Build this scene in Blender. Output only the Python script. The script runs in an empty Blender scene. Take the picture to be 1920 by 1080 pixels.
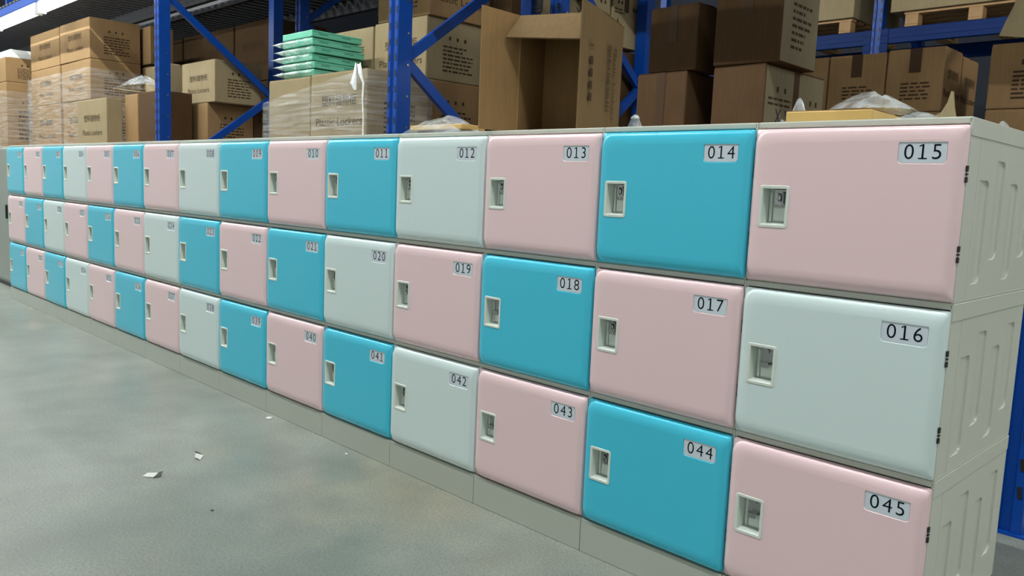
import bpy, bmesh, math, random
from mathutils import Vector, Matrix, noise
from mathutils.geometry import delaunay_2d_cdt
random.seed(7)
SC = bpy.context.scene
COL = SC.collection

# ------------------------------------------------------------------ camera
def make_camera():
    yaw, pit, rol = -0.7829, -0.1187, 0.0426
    f = Vector((math.sin(yaw)*math.cos(pit), math.cos(yaw)*math.cos(pit), math.sin(pit)))
    rt = Vector((math.cos(yaw), -math.sin(yaw), 0)); up = rt.cross(f)
    r2 = math.cos(rol)*rt + math.sin(rol)*up
    u2 = -math.sin(rol)*rt + math.cos(rol)*up
    cd = bpy.data.cameras.new('camera'); cd.sensor_width = 36; cd.lens = 36*1533.0/1920
    cd.clip_start = .02
    co = bpy.data.objects.new('camera', cd); COL.objects.link(co)
    co.matrix_world = Matrix(((r2.x, u2.x, -f.x, 0.4324), (r2.y, u2.y, -f.y, -1.4796),
                              (r2.z, u2.z, -f.z, 0.8556), (0, 0, 0, 1)))
    SC.camera = co
make_camera()

# ------------------------------------------------------------------ world / exposure
W = bpy.data.worlds.new('world'); SC.world = W; W.use_nodes = True
bg = W.node_tree.nodes['Background']
bg.inputs[0].default_value = (0.93, 1.0, 0.97, 1); bg.inputs[1].default_value = 0.58
SC.view_settings.view_transform = 'Standard'; SC.view_settings.look = 'None'
SC.view_settings.exposure = 0.2; SC.view_settings.gamma = 1.0
SC.view_settings.use_curve_mapping = False
TUBE_RACK = 12.0      # emission of the tubes under the rack
TUBE_AISLE = 235.0     # emission of the tubes over the aisle
TUBE_FAR = 380.0       # emission of the tubes over the far end of the aisle, raised to brighten it
TUBE_BACK = 130.0      # emission of the tubes in the next aisle

# ------------------------------------------------------------------ materials
def nodes(name):
    m = bpy.data.materials.new(name); m.use_nodes = True
    nt = m.node_tree; return m, nt, nt.nodes, nt.links, nt.nodes['Principled BSDF']
def N(ns, t, **kw):
    n = ns.new(t)
    for k, v in kw.items(): setattr(n, k, v)
    return n
def plain(name, col, rough=.5, metal=0, spec=.5, var=0, scale=20, bump=0, bscale=200, coat=0):
    m, nt, ns, ln, p = nodes(name)
    p.inputs['Base Color'].default_value = (*col, 1); p.inputs['Roughness'].default_value = rough
    p.inputs['Metallic'].default_value = metal; p.inputs['Specular IOR Level'].default_value = spec
    p.inputs['Coat Weight'].default_value = coat
    tc = N(ns, 'ShaderNodeTexCoord')
    if var:
        t = N(ns, 'ShaderNodeTexNoise'); t.inputs['Scale'].default_value = scale; t.inputs['Detail'].default_value = 4
        ln.new(tc.outputs['Object'], t.inputs['Vector'])
        mx = N(ns, 'ShaderNodeMix', data_type='RGBA')
        mx.inputs[6].default_value = (*[c*(1-var) for c in col], 1); mx.inputs[7].default_value = (*[min(1, c*(1+var)) for c in col], 1)
        ln.new(t.outputs['Fac'], mx.inputs[0]); ln.new(mx.outputs[2], p.inputs['Base Color'])
    if bump:
        t = N(ns, 'ShaderNodeTexNoise'); t.inputs['Scale'].default_value = bscale; t.inputs['Detail'].default_value = 3
        ln.new(tc.outputs['Object'], t.inputs['Vector'])
        b = N(ns, 'ShaderNodeBump'); b.inputs['Strength'].default_value = bump; b.inputs['Distance'].default_value = .002
        ln.new(t.outputs['Fac'], b.inputs['Height']); ln.new(b.outputs[0], p.inputs['Normal'])
    return m
def emit(name, col, s):
    m, nt, ns, ln, p = nodes(name)
    p.inputs['Base Color'].default_value = (*col, 1)
    p.inputs['Emission Color'].default_value = (*col, 1); p.inputs['Emission Strength'].default_value = s
    return m
def cardboard(name, col):
    m, nt, ns, ln, p = nodes(name)
    tc = N(ns, 'ShaderNodeTexCoord')
    mp = N(ns, 'ShaderNodeMapping'); mp.inputs['Scale'].default_value = (1, 1, .12); ln.new(tc.outputs['Object'], mp.inputs['Vector'])
    t = N(ns, 'ShaderNodeTexNoise'); t.inputs['Scale'].default_value = 90; t.inputs['Detail'].default_value = 3; ln.new(mp.outputs[0], t.inputs['Vector'])
    t2 = N(ns, 'ShaderNodeTexNoise'); t2.inputs['Scale'].default_value = 5; t2.inputs['Detail'].default_value = 5; ln.new(tc.outputs['Object'], t2.inputs['Vector'])
    a = N(ns, 'ShaderNodeMath', operation='ADD'); ln.new(t.outputs['Fac'], a.inputs[0]); ln.new(t2.outputs['Fac'], a.inputs[1])
    r = N(ns, 'ShaderNodeMapRange'); r.inputs[1].default_value = .6; r.inputs[2].default_value = 1.4; ln.new(a.outputs[0], r.inputs[0])
    mx = N(ns, 'ShaderNodeMix', data_type='RGBA')
    mx.inputs[6].default_value = (*[c*.86 for c in col], 1); mx.inputs[7].default_value = (*[c*1.12 for c in col], 1)
    ln.new(r.outputs[0], mx.inputs[0]); ln.new(mx.outputs[2], p.inputs['Base Color'])
    p.inputs['Roughness'].default_value = .8; p.inputs['Specular IOR Level'].default_value = .10
    b = N(ns, 'ShaderNodeBump'); b.inputs['Strength'].default_value = .25; b.inputs['Distance'].default_value = .003
    ln.new(t.outputs['Fac'], b.inputs['Height']); ln.new(b.outputs[0], p.inputs['Normal'])
    return m
def film(name, opac=.3, streak=True, tint=(.9, .95, .97), stretch=(3, 3, 40)):
    m, nt, ns, ln, p = nodes(name)
    out = ns['Material Output']
    p.inputs['Base Color'].default_value = (*tint, 1); p.inputs['Roughness'].default_value = .18
    p.inputs['Specular IOR Level'].default_value = .8
    tr = N(ns, 'ShaderNodeBsdfTransparent'); mix = N(ns, 'ShaderNodeMixShader')
    tc = N(ns, 'ShaderNodeTexCoord'); mp = N(ns, 'ShaderNodeMapping'); mp.inputs['Scale'].default_value = stretch
    ln.new(tc.outputs['Object'], mp.inputs['Vector'])
    t = N(ns, 'ShaderNodeTexNoise'); t.inputs['Scale'].default_value = 1.5 if streak else 14; t.inputs['Detail'].default_value = 5; t.inputs['Distortion'].default_value = .6
    ln.new(mp.outputs[0], t.inputs['Vector'])
    r = N(ns, 'ShaderNodeMapRange'); r.inputs[1].default_value = .4; r.inputs[2].default_value = .75
    r.inputs[3].default_value = opac*.45; r.inputs[4].default_value = min(1, opac*2.2)
    ln.new(t.outputs['Fac'], r.inputs[0]); ln.new(r.outputs[0], mix.inputs[0])
    b = N(ns, 'ShaderNodeBump'); b.inputs['Strength'].default_value = .9; b.inputs['Distance'].default_value = .01
    ln.new(t.outputs['Fac'], b.inputs['Height']); ln.new(b.outputs[0], p.inputs['Normal'])
    ln.new(tr.outputs[0], mix.inputs[1]); ln.new(p.outputs[0], mix.inputs[2]); ln.new(mix.outputs[0], out.inputs[0])
    return m
def concrete():
    m, nt, ns, ln, p = nodes('polished_concrete')
    tc = N(ns, 'ShaderNodeTexCoord')
    def nz(s, d, dist=0):
        t = N(ns, 'ShaderNodeTexNoise'); t.inputs['Scale'].default_value = s; t.inputs['Detail'].default_value = d
        t.inputs['Distortion'].default_value = dist
        ln.new(tc.outputs['Object'], t.inputs['Vector']); return t
    big, mid, fine = nz(1.1, 6, .4), nz(6, 6), nz(160, 4)
    sp = N(ns, 'ShaderNodeTexVoronoi'); sp.inputs['Scale'].default_value = 260; ln.new(tc.outputs['Object'], sp.inputs['Vector'])
    cr = N(ns, 'ShaderNodeValToRGB')
    cr.color_ramp.elements[0].position = .32; cr.color_ramp.elements[0].color = (.165, .185, .155, 1)
    cr.color_ramp.elements[1].position = .68; cr.color_ramp.elements[1].color = (.26, .275, .238, 1)
    ln.new(big.outputs['Fac'], cr.inputs[0])
    # brownish stains
    st = N(ns, 'ShaderNodeTexNoise'); st.inputs['Scale'].default_value = 1.7; st.inputs['Detail'].default_value = 5
    mp = N(ns, 'ShaderNodeMapping'); mp.inputs['Location'].default_value = (3.3, 1.2, 0); ln.new(tc.outputs['Object'], mp.inputs['Vector']); ln.new(mp.outputs[0], st.inputs['Vector'])
    sr = N(ns, 'ShaderNodeMapRange'); sr.inputs[1].default_value = .58; sr.inputs[2].default_value = .75; sr.inputs[4].default_value = .55; ln.new(st.outputs['Fac'], sr.inputs[0])
    m1 = N(ns, 'ShaderNodeMix', data_type='RGBA'); m1.inputs[7].default_value = (.27, .235, .165, 1)
    vd = N(ns, 'ShaderNodeVectorMath', operation='DISTANCE'); vd.inputs[1].default_value = (-1.32, -.16, 0); ln.new(tc.outputs['Object'], vd.inputs[0])
    ad = N(ns, 'ShaderNodeMath', operation='MULTIPLY_ADD'); ad.inputs[1].default_value = -.5; ln.new(mid.outputs['Fac'], ad.inputs[0]); ln.new(vd.outputs['Value'], ad.inputs[2])
    sd = N(ns, 'ShaderNodeMapRange'); sd.inputs[1].default_value = .12; sd.inputs[2].default_value = -.16; sd.inputs[4].default_value = .6; ln.new(ad.outputs[0], sd.inputs[0])
    mxx = N(ns, 'ShaderNodeMath', operation='MAXIMUM'); ln.new(sr.outputs[0], mxx.inputs[0]); ln.new(sd.outputs[0], mxx.inputs[1])
    ln.new(mxx.outputs[0], m1.inputs[0]); ln.new(cr.outputs[0], m1.inputs[6])
    # fine grain multiply
    fr = N(ns, 'ShaderNodeMapRange'); fr.inputs[1].default_value = .3; fr.inputs[2].default_value = .7; fr.inputs[3].default_value = .72; fr.inputs[4].default_value = 1.22; ln.new(fine.outputs['Fac'], fr.inputs[0])
    mr = N(ns, 'ShaderNodeMapRange'); mr.inputs[1].default_value = .3; mr.inputs[2].default_value = .7; mr.inputs[3].default_value = .85; mr.inputs[4].default_value = 1.12; ln.new(mid.outputs['Fac'], mr.inputs[0])
    mul = N(ns, 'ShaderNodeMath', operation='MULTIPLY'); ln.new(fr.outputs[0], mul.inputs[0]); ln.new(mr.outputs[0], mul.inputs[1])
    m2 = N(ns, 'ShaderNodeMix', data_type='RGBA', blend_type='MULTIPLY'); m2.inputs[0].default_value = 1
    ln.new(m1.outputs[2], m2.inputs[6]); ln.new(mul.outputs[0], m2.inputs[7])
    # pale aggregate flecks
    fl = N(ns, 'ShaderNodeMapRange'); fl.inputs[1].default_value = .10; fl.inputs[2].default_value = .05; fl.inputs[4].default_value = .5; ln.new(sp.outputs['Distance'], fl.inputs[0])
    m3 = N(ns, 'ShaderNodeMix', data_type='RGBA'); m3.inputs[7].default_value = (.55, .56, .5, 1); ln.new(fl.outputs[0], m3.inputs[0]); ln.new(m2.outputs[2], m3.inputs[6])
    ln.new(m3.outputs[2], p.inputs['Base Color'])
    rr = N(ns, 'ShaderNodeMapRange'); rr.inputs[1].default_value = .3; rr.inputs[2].default_value = .7; rr.inputs[3].default_value = .34; rr.inputs[4].default_value = .44
    ln.new(big.outputs['Fac'], rr.inputs[0]); ln.new(rr.outputs[0], p.inputs['Roughness'])
    b = N(ns, 'ShaderNodeBump'); b.inputs['Strength'].default_value = .12; b.inputs['Distance'].default_value = .002
    p.inputs['Specular IOR Level'].default_value = .8
    ln.new(fine.outputs['Fac'], b.inputs['Height']); ln.new(b.outputs[0], p.inputs['Normal'])
    return m

M = dict(
    pink=plain('pink_plastic', (.80, .585, .60), .30, bump=.02, bscale=400),
    blue=plain('sky_blue_plastic', (.05, .52, .70), .28, bump=.02, bscale=400),
    white=plain('white_plastic', (.63, .735, .73), .30, bump=.02, bscale=400),
    body=plain('beige_grey_plastic', (.52, .535, .465), .38, var=.03, scale=8, bump=.05, bscale=300),
    plinth=plain('grey_plinth_plastic', (.42, .445, .385), .32, var=.03, scale=6),
    plate=plain('number_plate_paper', (.60, .66, .72), .4),
    ink=plain('black_ink', (.004, .007, .014), .7, spec=.05),
    lock=plain('lock_plastic', (.66, .70, .63), .35),
    pocket=plain('lock_pocket_plastic', (.62, .68, .62), .25),
    steel=plain('chrome_steel', (.36, .37, .37), .25, metal=1),
    dark=plain('black_plastic', (.01, .01, .012), .5),
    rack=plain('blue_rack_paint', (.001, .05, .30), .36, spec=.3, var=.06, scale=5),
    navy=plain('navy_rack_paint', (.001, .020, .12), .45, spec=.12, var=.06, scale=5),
    lit_side=cardboard('lit_side_cardboard', (.21, .18, .115)),  # lighter card colour standing in for light on the right faces
    rackdark=plain('dark_steel', (.03, .03, .035), .5, metal=.3),
    galv=plain('grey_steel_slats', (.09, .088, .092), .45, metal=.5, var=.1),
    wood=plain('pallet_wood', (.40, .24, .11), .7, var=.25, scale=9, bump=.3, bscale=60),
    ply=plain('deck_board', (.22, .14, .08), .7, var=.2, scale=6),
    card=cardboard('kraft_cardboard', (.29, .18, .085)),
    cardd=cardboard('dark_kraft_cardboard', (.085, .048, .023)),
    cardl=cardboard('pale_kraft_cardboard', (.30, .235, .135)),
    cardi=cardboard('kraft_inner', (.29, .175, .075)),
    cardf=cardboard('printed_kraft_flap', (.17, .11, .052)),
    cardy=plain('yellow_card', (.62, .40, .13), .6, var=.12, scale=14),
    tape=plain('parcel_tape', (.06, .03, .013), .45, spec=.25),
    print=plain('box_print_ink', (.055, .035, .020), .8, spec=.1),
    blueink=plain('blue_box_ink', (.015, .02, .06), .7, spec=.2),
    green=plain('mint_green_plastic', (.14, .52, .36), .35),
    greend=plain('green_plastic_groove', (.06, .30, .20), .4),
    wrap=film('stretch_film', .17, tint=(.75, .77, .76)),
    bag=film('thin_plastic_bag', .24, streak=False, tint=(.86, .93, .97), stretch=(1, 1, 1)),
    bagw=film('white_plastic_bag', .62, streak=False, tint=(.82, .95, .90), stretch=(1, 1, 1)),
    strap=plain('white_plastic_twist', (.85, .87, .86), .3),
    foam=plain('white_foam', (.85, .87, .86), .6),
    paper=plain('waste_paper', (.62, .62, .58), .7),
    paperd=plain('dark_scrap', (.05, .05, .045), .7),
    house=plain('lamp_housing', (.75, .76, .76), .4),
    cab=plain('grey_green_cabinet_paint', (.24, .27, .235), .4, var=.03),
    floor=concrete(),
    ceil=plain('dark_ceiling', (.05, .05, .055), .8, var=.2, scale=2),
    wall=plain('dark_warehouse_wall', (.03, .034, .05), .8, var=.3, scale=1),
)
M['tube_rack'] = emit('lit_tube_rack', (.95, 1, .98), TUBE_RACK)
M['tube_far'] = emit('lit_tube_far', (.95, 1, .98), TUBE_FAR)
M['tube_aisle'] = emit('lit_tube_aisle', (.95, 1, .98), TUBE_AISLE)
M['tube_back'] = emit('lit_tube_back', (1, .97, .86), TUBE_BACK)

# ------------------------------------------------------------------ helpers
def link(o, parent=None):
    COL.objects.link(o)
    if parent is not None: o.parent = parent
    return o
def tag(o, label, cat, group=None, kind=None):
    if label: o['label'] = label
    if cat: o['category'] = cat
    if group: o['group'] = group
    if kind: o['kind'] = kind
    return o
def empty(name, loc, rz=0, label=None, cat=None, group=None):
    o = bpy.data.objects.new(name, None); COL.objects.link(o); o.empty_display_size = .05
    o.location = loc; o.rotation_euler = (0, 0, rz)
    return tag(o, label, cat, group)
def mesh(name, bm, smooth=False):
    me = bpy.data.meshes.new(name)
    bmesh.ops.recalc_face_normals(bm, faces=bm.faces[:])
    bm.to_mesh(me); bm.free()
    if smooth:
        for p in me.polygons: p.use_smooth = True
    return me
def put(name, me, mat, parent=None, loc=(0, 0, 0), rot=(0, 0, 0), scale=(1, 1, 1)):
    o = bpy.data.objects.new(name, me); link(o, parent)
    o.location = loc; o.rotation_euler = rot; o.scale = scale
    if not me.materials: me.materials.append(None)
    o.material_slots[0].link = 'OBJECT'; o.material_slots[0].material = M[mat] if isinstance(mat, str) else mat
    return o
def box(bm, x0, x1, y0, y1, z0, z1, bev=0, seg=1):
    r = bmesh.ops.create_cube(bm, size=1)
    for v in r['verts']:
        v.co = Vector((x0+(v.co.x+.5)*(x1-x0), y0+(v.co.y+.5)*(y1-y0), z0+(v.co.z+.5)*(z1-z0)))
    if bev:
        es = list({e for v in r['verts'] for e in v.link_edges})
        bmesh.ops.bevel(bm, geom=es, offset=bev, segments=seg, profile=.5, affect='EDGES')
def boxme(name, *a, **k):
    bm = bmesh.new(); box(bm, *a, **k); return mesh(name, bm)
def bar(bm, p, q, w, t, up=Vector((1, 0, 0))):
    p, q = Vector(p), Vector(q); d = (q-p).normalized(); u = up.normalized(); v = d.cross(u).normalized()
    vs = []
    for e in (p, q):
        for a, b in ((-1, -1), (1, -1), (1, 1), (-1, 1)):
            vs.append(bm.verts.new(e + u*a*t/2 + v*b*w/2))
    for f in ((0, 1, 2, 3), (7, 6, 5, 4), (0, 4, 5, 1), (1, 5, 6, 2), (2, 6, 7, 3), (3, 7, 4, 0)):
        bm.faces.new([vs[i] for i in f])
def cyl(bm, p, q, r, n=10, cap=True):
    p, q = Vector(p), Vector(q); d = (q-p).normalized()
    a = d.orthogonal().normalized(); b = d.cross(a)
    A = [bm.verts.new(p+(a*math.cos(i*2*math.pi/n)+b*math.sin(i*2*math.pi/n))*r) for i in range(n)]
    B = [bm.verts.new(q+(a*math.cos(i*2*math.pi/n)+b*math.sin(i*2*math.pi/n))*r) for i in range(n)]
    for i in range(n): bm.faces.new((A[i], A[(i+1) % n], B[(i+1) % n], B[i]))
    if cap: bm.faces.new(A[::-1]); bm.faces.new(B)
def rrect(x0, x1, z0, z1, radii, seg=6):
    """outline points, counter-clockwise; radii = (bl, br, tr, tl)"""
    pts = []
    for (cx, cz, sx, sz, a0), r in zip(((x0, z0, 1, 1, math.pi), (x1, z0, -1, 1, 1.5*math.pi), (x1, z1, -1, -1, 0), (x0, z1, 1, -1, .5*math.pi)), radii):
        for i in range(seg+1):
            a = a0 + i/seg*math.pi/2
            pts.append((cx+sx*r+r*math.cos(a), cz+sz*r+r*math.sin(a)))
    return pts
def fill_holes(outer, holes):
    """triangles filling a convex outline with convex holes; returns index triples into outer + holes joined"""
    pts = [Vector(p) for p in outer]; edges = [(i, (i+1) % len(outer)) for i in range(len(outer))]
    spans = []
    for h in holes:
        k = len(pts); pts += [Vector(p) for p in h]
        edges += [(k+i, k+(i+1) % len(h)) for i in range(len(h))]; spans.append(h)
    vo, eo, fo, ov, oe, of = delaunay_2d_cdt([p*100 for p in pts], edges, [], 0, 1e-5)
    vo = [v/100 for v in vo]
    ids = [o[0] if o else min(range(len(pts)), key=lambda k: (pts[k]-v).length_squared) for o, v in zip(ov, vo)]
    def inside(p, h):
        sgn = [((h[(i+1) % len(h)][0]-h[i][0])*(p.y-h[i][1])-(h[(i+1) % len(h)][1]-h[i][1])*(p.x-h[i][0])) for i in range(len(h))]
        return all(q >= -1e-12 for q in sgn) or all(q <= 1e-12 for q in sgn)
    tris = []
    for f in fo:
        c = sum((vo[i] for i in f), Vector((0, 0)))/len(f)
        if not any(inside(c, h) for h in spans): tris.append([ids[i] for i in f])
    return [t for t in tris if len(set(t)) == 3]
TXT = {}
def text_mesh(s, off=0.0):
    """flat mesh of a line of text, centred on the origin in the XY plane, height of capital = 1"""
    if (s, off) in TXT: return TXT[(s, off)]
    c = bpy.data.curves.new('txt', 'FONT'); c.body = s; c.size = 1.0; c.resolution_u = 3 if off == 0 else 8; c.offset = off
    o = bpy.data.objects.new('txt', c); COL.objects.link(o)
    bpy.context.view_layer.update()
    me = bpy.data.meshes.new_from_object(o.evaluated_get(bpy.context.evaluated_depsgraph_get()))
    me.materials.clear()
    bpy.data.objects.remove(o); bpy.data.curves.remove(c)
    xs = [v.co.x for v in me.vertices]; ys = [v.co.y for v in me.vertices]
    cx, cy = (min(xs)+max(xs))/2, (min(ys)+max(ys))/2
    for v in me.vertices: v.co.x -= cx; v.co.y -= cy
    TXT[(s, off)] = (me, max(xs)-min(xs), max(ys)-min(ys)); return TXT[(s, off)]

# ------------------------------------------------------------------ large structure
def setting():
    def st(o): o['kind'] = 'structure'; return o
    st(put('floor', boxme('floor', -18, 5, -9, 12, -.1, 0), 'floor'))
    st(put('ceiling', boxme('ceiling', -18, 5, -9, 12, 5.6, 5.7), 'ceil'))
    st(put('wall_back', boxme('wall_back', -18, 5, 11.8, 12, 0, 5.6), 'wall'))
    st(put('wall_left', boxme('wall_left', -18, -17.8, 2.2, 12, 0, 5.6), 'wall'))
setting()

ORD = 'first second third fourth fifth sixth seventh eighth ninth tenth eleventh twelfth thirteenth fourteenth fifteenth'.split()
# lamps -----------------------------------------------------------------
def lamp(x0, x1, y, z, mat, label, group, zt):
    r = empty('batten_lamp', ((x0+x1)/2, y, z), 0, label, 'lamp', group)
    h = (x1-x0)/2
    bm = bmesh.new(); box(bm, -h, h, -.035, .035, .028, .075, .004); put('housing', mesh('lamp_housing', bm), 'house', r)
    bm = bmesh.new(); cyl(bm, (-h+.03, 0, 0), (h-.03, 0, 0), .032, 12); put('tube', mesh('lamp_tube', bm, True), mat, r)
    for s in (-1, 1):
        put('end_cap', boxme('lamp_end', -.016, .016, -.034, .034, -.035, .05, .004), 'house', r, (s*(h-.016), 0, 0))
    if zt > z+.08:
        for s in (-1, 1):
            bm = bmesh.new(); cyl(bm, (s*h*.7, 0, .07), (s*h*.7, 0, zt-z), .004, 6); put('hanger', mesh('hanger', bm), 'rackdark', r)
for i, (a, b) in enumerate(((-9.86, -8.42), (-8.33, -6.95), (-11.4, -9.95))):
    lamp(a, b, .93, 2.345, 'tube_rack', ('bright tube lamp under the rack beam in the upper left corner',
         'bright tube lamp under the rack beam, nearer one running out of the top', 'tube lamp under the rack beam at the far left end')[i], 'tube lamps under the rack beam', 2.42)
for i, x in enumerate((-13.5, -11, -8.5, -6, -3.5, -1.0, 1.5)):
    lamp(x-.75, x+.75, -1.0, 4.4, 'tube_far' if x < -5 else 'tube_aisle', f'tube lamp hanging over the aisle, {ORD[i]} from the left', 'tube lamps over the aisle', 5.6)
lamp(.6, 2.1, 3.3, 2.6, 'tube_back', 'tube lamp hanging over the aisle behind the racks', None, 5.6)

# ------------------------------------------------------------------ lockers
LW, LH, LD, PH = .382, .30808, .4517, .0828
BAND = .0118
def body_mesh():
    bm = bmesh.new(); w = .3812; t = .004
    x0, x1 = -w, -.0006
    box(bm, x0, x1, 0, LD, -BAND, 0, .0025, 2)                      # top with front band
    box(bm, x0, x1, .004, LD, -LH+.0003, -LH+.0035)                 # bottom
    box(bm, x0, x0+t, .002, LD, -LH+.0003, -BAND)                   # left wall
    box(bm, x0, x1, LD-t, LD, -LH+.0003, -BAND)                     # back
    box(bm, x0, x1, .055, .058, -LH+.0035, -BAND)                   # inner shutter behind the door
    # right side: proud cap strip, then panel with four wedge pockets
    box(bm, x1-t, x1+.0012, 0.0, LD, -.031, -.001, .0006)
    ys, zs = (.002, LD), (-LH+.0003, -.031)
    xo, seg = x1-.0004, 5
    def vert(y, z, x=xo): return bm.verts.new((x, y, z))
    outer = [vert(ys[0], zs[0]), vert(ys[1], zs[0]), vert(ys[1], zs[1]), vert(ys[0], zs[1])]
    allv, hp = list(outer), []
    for i, (ya, yb, zt, zb) in enumerate(((.070, .126, -.100, -.280), (.162, .214, -.063, -.240), (.258, .310, -.100, -.280), (.350, .402, -.063, -.240))):
        pts = rrect(ya, yb, zb, zt, (.001, .016, .012, .001), seg)
        lp = [vert(y, z) for y, z in pts]
        allv += lp; hp.append(pts)
        fl = []
        for y, z in pts:
            k = min(1, max(0, (y-ya)/(yb-ya)))
            yy = (y-(ya+yb)/2)*.95+(ya+yb)/2; zz = (z-(zt+zb)/2)*.985+(zt+zb)/2
            fl.append(vert(yy, zz, xo-.0004-.0042*k))
        for k in range(len(lp)): bm.faces.new((lp[k], lp[(k+1) % len(lp)], fl[(k+1) % len(fl)], fl[k]))
        bm.faces.new(fl)
    for tri in fill_holes([(v.co.y, v.co.z) for v in outer], hp): bm.faces.new([allv[i] for i in tri])
    box(bm, x1-t, x1-.0052, .002, LD, -LH+.0003, -.031)             # inner skin of that wall
    box(bm, x1-t, x1-.0004, .0, .002, -LH+.0003, -.031)
    return mesh('locker_body', bm)
DZ0, DZ1 = -LH+.0022, -BAND-.0018
DX0, DX1 = -.3802, -.0022
PL = (-.1085, -.0285, -.0785, -.0385)       # number plate
LK = (-.3585, -.2975, -.2015, -.1205)       # lock frame outer
def door_mesh():
    bm = bmesh.new(); seg = 7
    levels = [  # inset, y, (radius left, radius right)
        (0, .003, .005, .004), (0, -.004, .005, .004), (.0008, -.0055, .0055, .0045),
        (.0014, -.006, .026, .009), (.0018, -.0095, .026, .009), (.0045, -.0128, .025, .009), (.010, -.0152, .024, .010),
        (.018, -.0166, .022, .012), (.028, -.0171, .020, .014)]
    loops = []
    for ins, y, rl, rr in levels:
        pts = rrect(DX0+ins, DX1-ins*.6, DZ0+ins, DZ1-ins, (rl, rr, rr, rl), seg)
        loops.append([bm.verts.new((x, y, z)) for x, z in pts])
    n = len(loops[0])
    for a, b in zip(loops, loops[1:]):
        for i in range(n):
            f = bm.faces.new((a[i], a[(i+1) % n], b[(i+1) % n], b[i])); f.smooth = True
    last = loops[-1]; yf = levels[-1][1]
    allv, hp = list(last), []
    def hole(x0, x1, z0, z1, r, depth, ins, floor):
        pts = rrect(x0, x1, z0, z1, (r,)*4, 4)
        top = [bm.verts.new((x, yf, z)) for x, z in pts]; m = len(top)
        allv.extend(top); hp.append(pts)
        pts2 = rrect(x0+ins, x1-ins, z0+ins, z1-ins, (max(r-ins, .0005),)*4, 4)
        low = [bm.verts.new((x, yf+depth, z)) for x, z in pts2]
        for i in range(m): bm.faces.new((top[i], top[(i+1) % m], low[(i+1) % m], low[i]))
        if floor: bm.faces.new(low)
    hole(*PL, .008, .0016, .0012, True)
    hole(LK[0]+.003, LK[1]-.003, LK[2]+.003, LK[3]-.003, .003, .012, 0, False)
    for tri in fill_holes([(v.co.x, v.co.z) for v in last], hp): bm.faces.new([allv[i] for i in tri])
    bmesh.ops.recalc_face_normals(bm, faces=bm.faces[:])
    me = bpy.data.meshes.new('locker_door')
    bm.to_mesh(me); bm.free()
    return me
def ring_mesh(name, x0, x1, z0, z1, w, y0, y1, r):
    """rounded frame: outer wall, front face ring, inner wall"""
    bm = bmesh.new()
    def lp(ins, y, rr): return [bm.verts.new((x, y, z)) for x, z in rrect(x0+ins, x1-ins, z0+ins, z1-ins, (rr,)*4, 4)]
    L = [lp(0, y1, r), lp(0, y0+.0012, r), lp(.0012, y0, r-.0008), lp(w-.001, y0, max(.0012, r-w*.7)), lp(w, y0+.001, max(.001, r-w*.75)), lp(w, y1, max(.001, r-w*.75))]
    n = len(L[0])
    for a, b in zip(L, L[1:]):
        for i in range(n): bm.faces.new((a[i], a[(i+1) % n], b[(i+1) % n], b[i]))
    return mesh(name, bm)
def pocket_mesh():
    bm = bmesh.new()
    x0, x1, z0, z1 = LK[0]+.0064, LK[1]-.0064, LK[2]+.0064, LK[3]-.0064
    ya, yb = -.0165, .007
    def quad(*p): bm.faces.new([bm.verts.new(q) for q in p])
    X0, X1, Z0, Z1 = x0+.003, x1-.002, z0+.004, z1-.001
    quad((x0, ya, z0), (x1, ya, z0), (X1, yb, Z0), (X0, yb, Z0))
    quad((x0, ya, z1), (x1, ya, z1), (X1, yb, Z1), (X0, yb, Z1))
    quad((x0, ya, z0), (x0, ya, z1), (X0, yb, Z1), (X0, yb, Z0))
    quad((x1, ya, z0), (x1, ya, z1), (X1, yb, Z1), (X1, yb, Z0))
    quad((X0, yb, Z0), (X1, yb, Z0), (X1, yb, Z1), (X0, yb, Z1))
    # moulded ramp in the lower half and a shelf under the hasp
    box(bm, X0+.010, X1-.001, .002, yb, Z0+.002, Z0+.030, .003, 2)
    box(bm, X0+.002, X0+.008, .002, yb, Z0, Z1-.006, .002)
    return mesh('lock_pocket', bm)
def hasp_mesh():
    bm = bmesh.new(); cx, cz = -.322, -.140
    box(bm, cx-.015, cx+.016, .002, .0065, cz-.018, cz+.012, .001)
    cyl(bm, (cx-.003, .004, cz-.004), (cx-.003, -.007, cz-.004), .0055, 12)
    box(bm, cx-.0055, cx+.0085, -.009, -.006, cz+.005, cz+.008, .0006)
    box(bm, cx-.0055, cx-.0030, -.009, .003, cz-.010, cz+.008, .0006)
    box(bm, cx+.0065, cx+.0085, -.009, .003, cz-.014, cz+.008, .0006)
    bar(bm, (cx-.006, -.008, cz-.008), (cx+.006, -.010, cz-.018), .0035, .002, Vector((0, 1, 0)))
    return mesh('hasp', bm)
def hasp_low_mesh():
    bm = bmesh.new(); cx, cz = -.324, -.140
    cyl(bm, (cx-.002, .010, cz+.004), (cx-.002, -.001, cz+.004), .0045, 12)
    box(bm, cx-.013, cx+.016, .003, .0066, cz-.020, cz+.012, .001)
    box(bm, cx-.011, cx+.006, -.007, .006, cz-.020, cz-.017, .0006)
    box(bm, cx-.011, cx+.006, -.008, -.0055, cz-.028, cz-.017, .0006)
    return mesh('hasp_lowered', bm)
def hinge_mesh(k):
    bm = bmesh.new()
    for a, b in ((0, .0095), (.0125, .0155), (.0185, .0275)):
        box(bm, -.0022*k, .0008*k, -.0060*k, .0005, -b, -a)
    return mesh('hinge', bm)
ONE_BASE = {}
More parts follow.
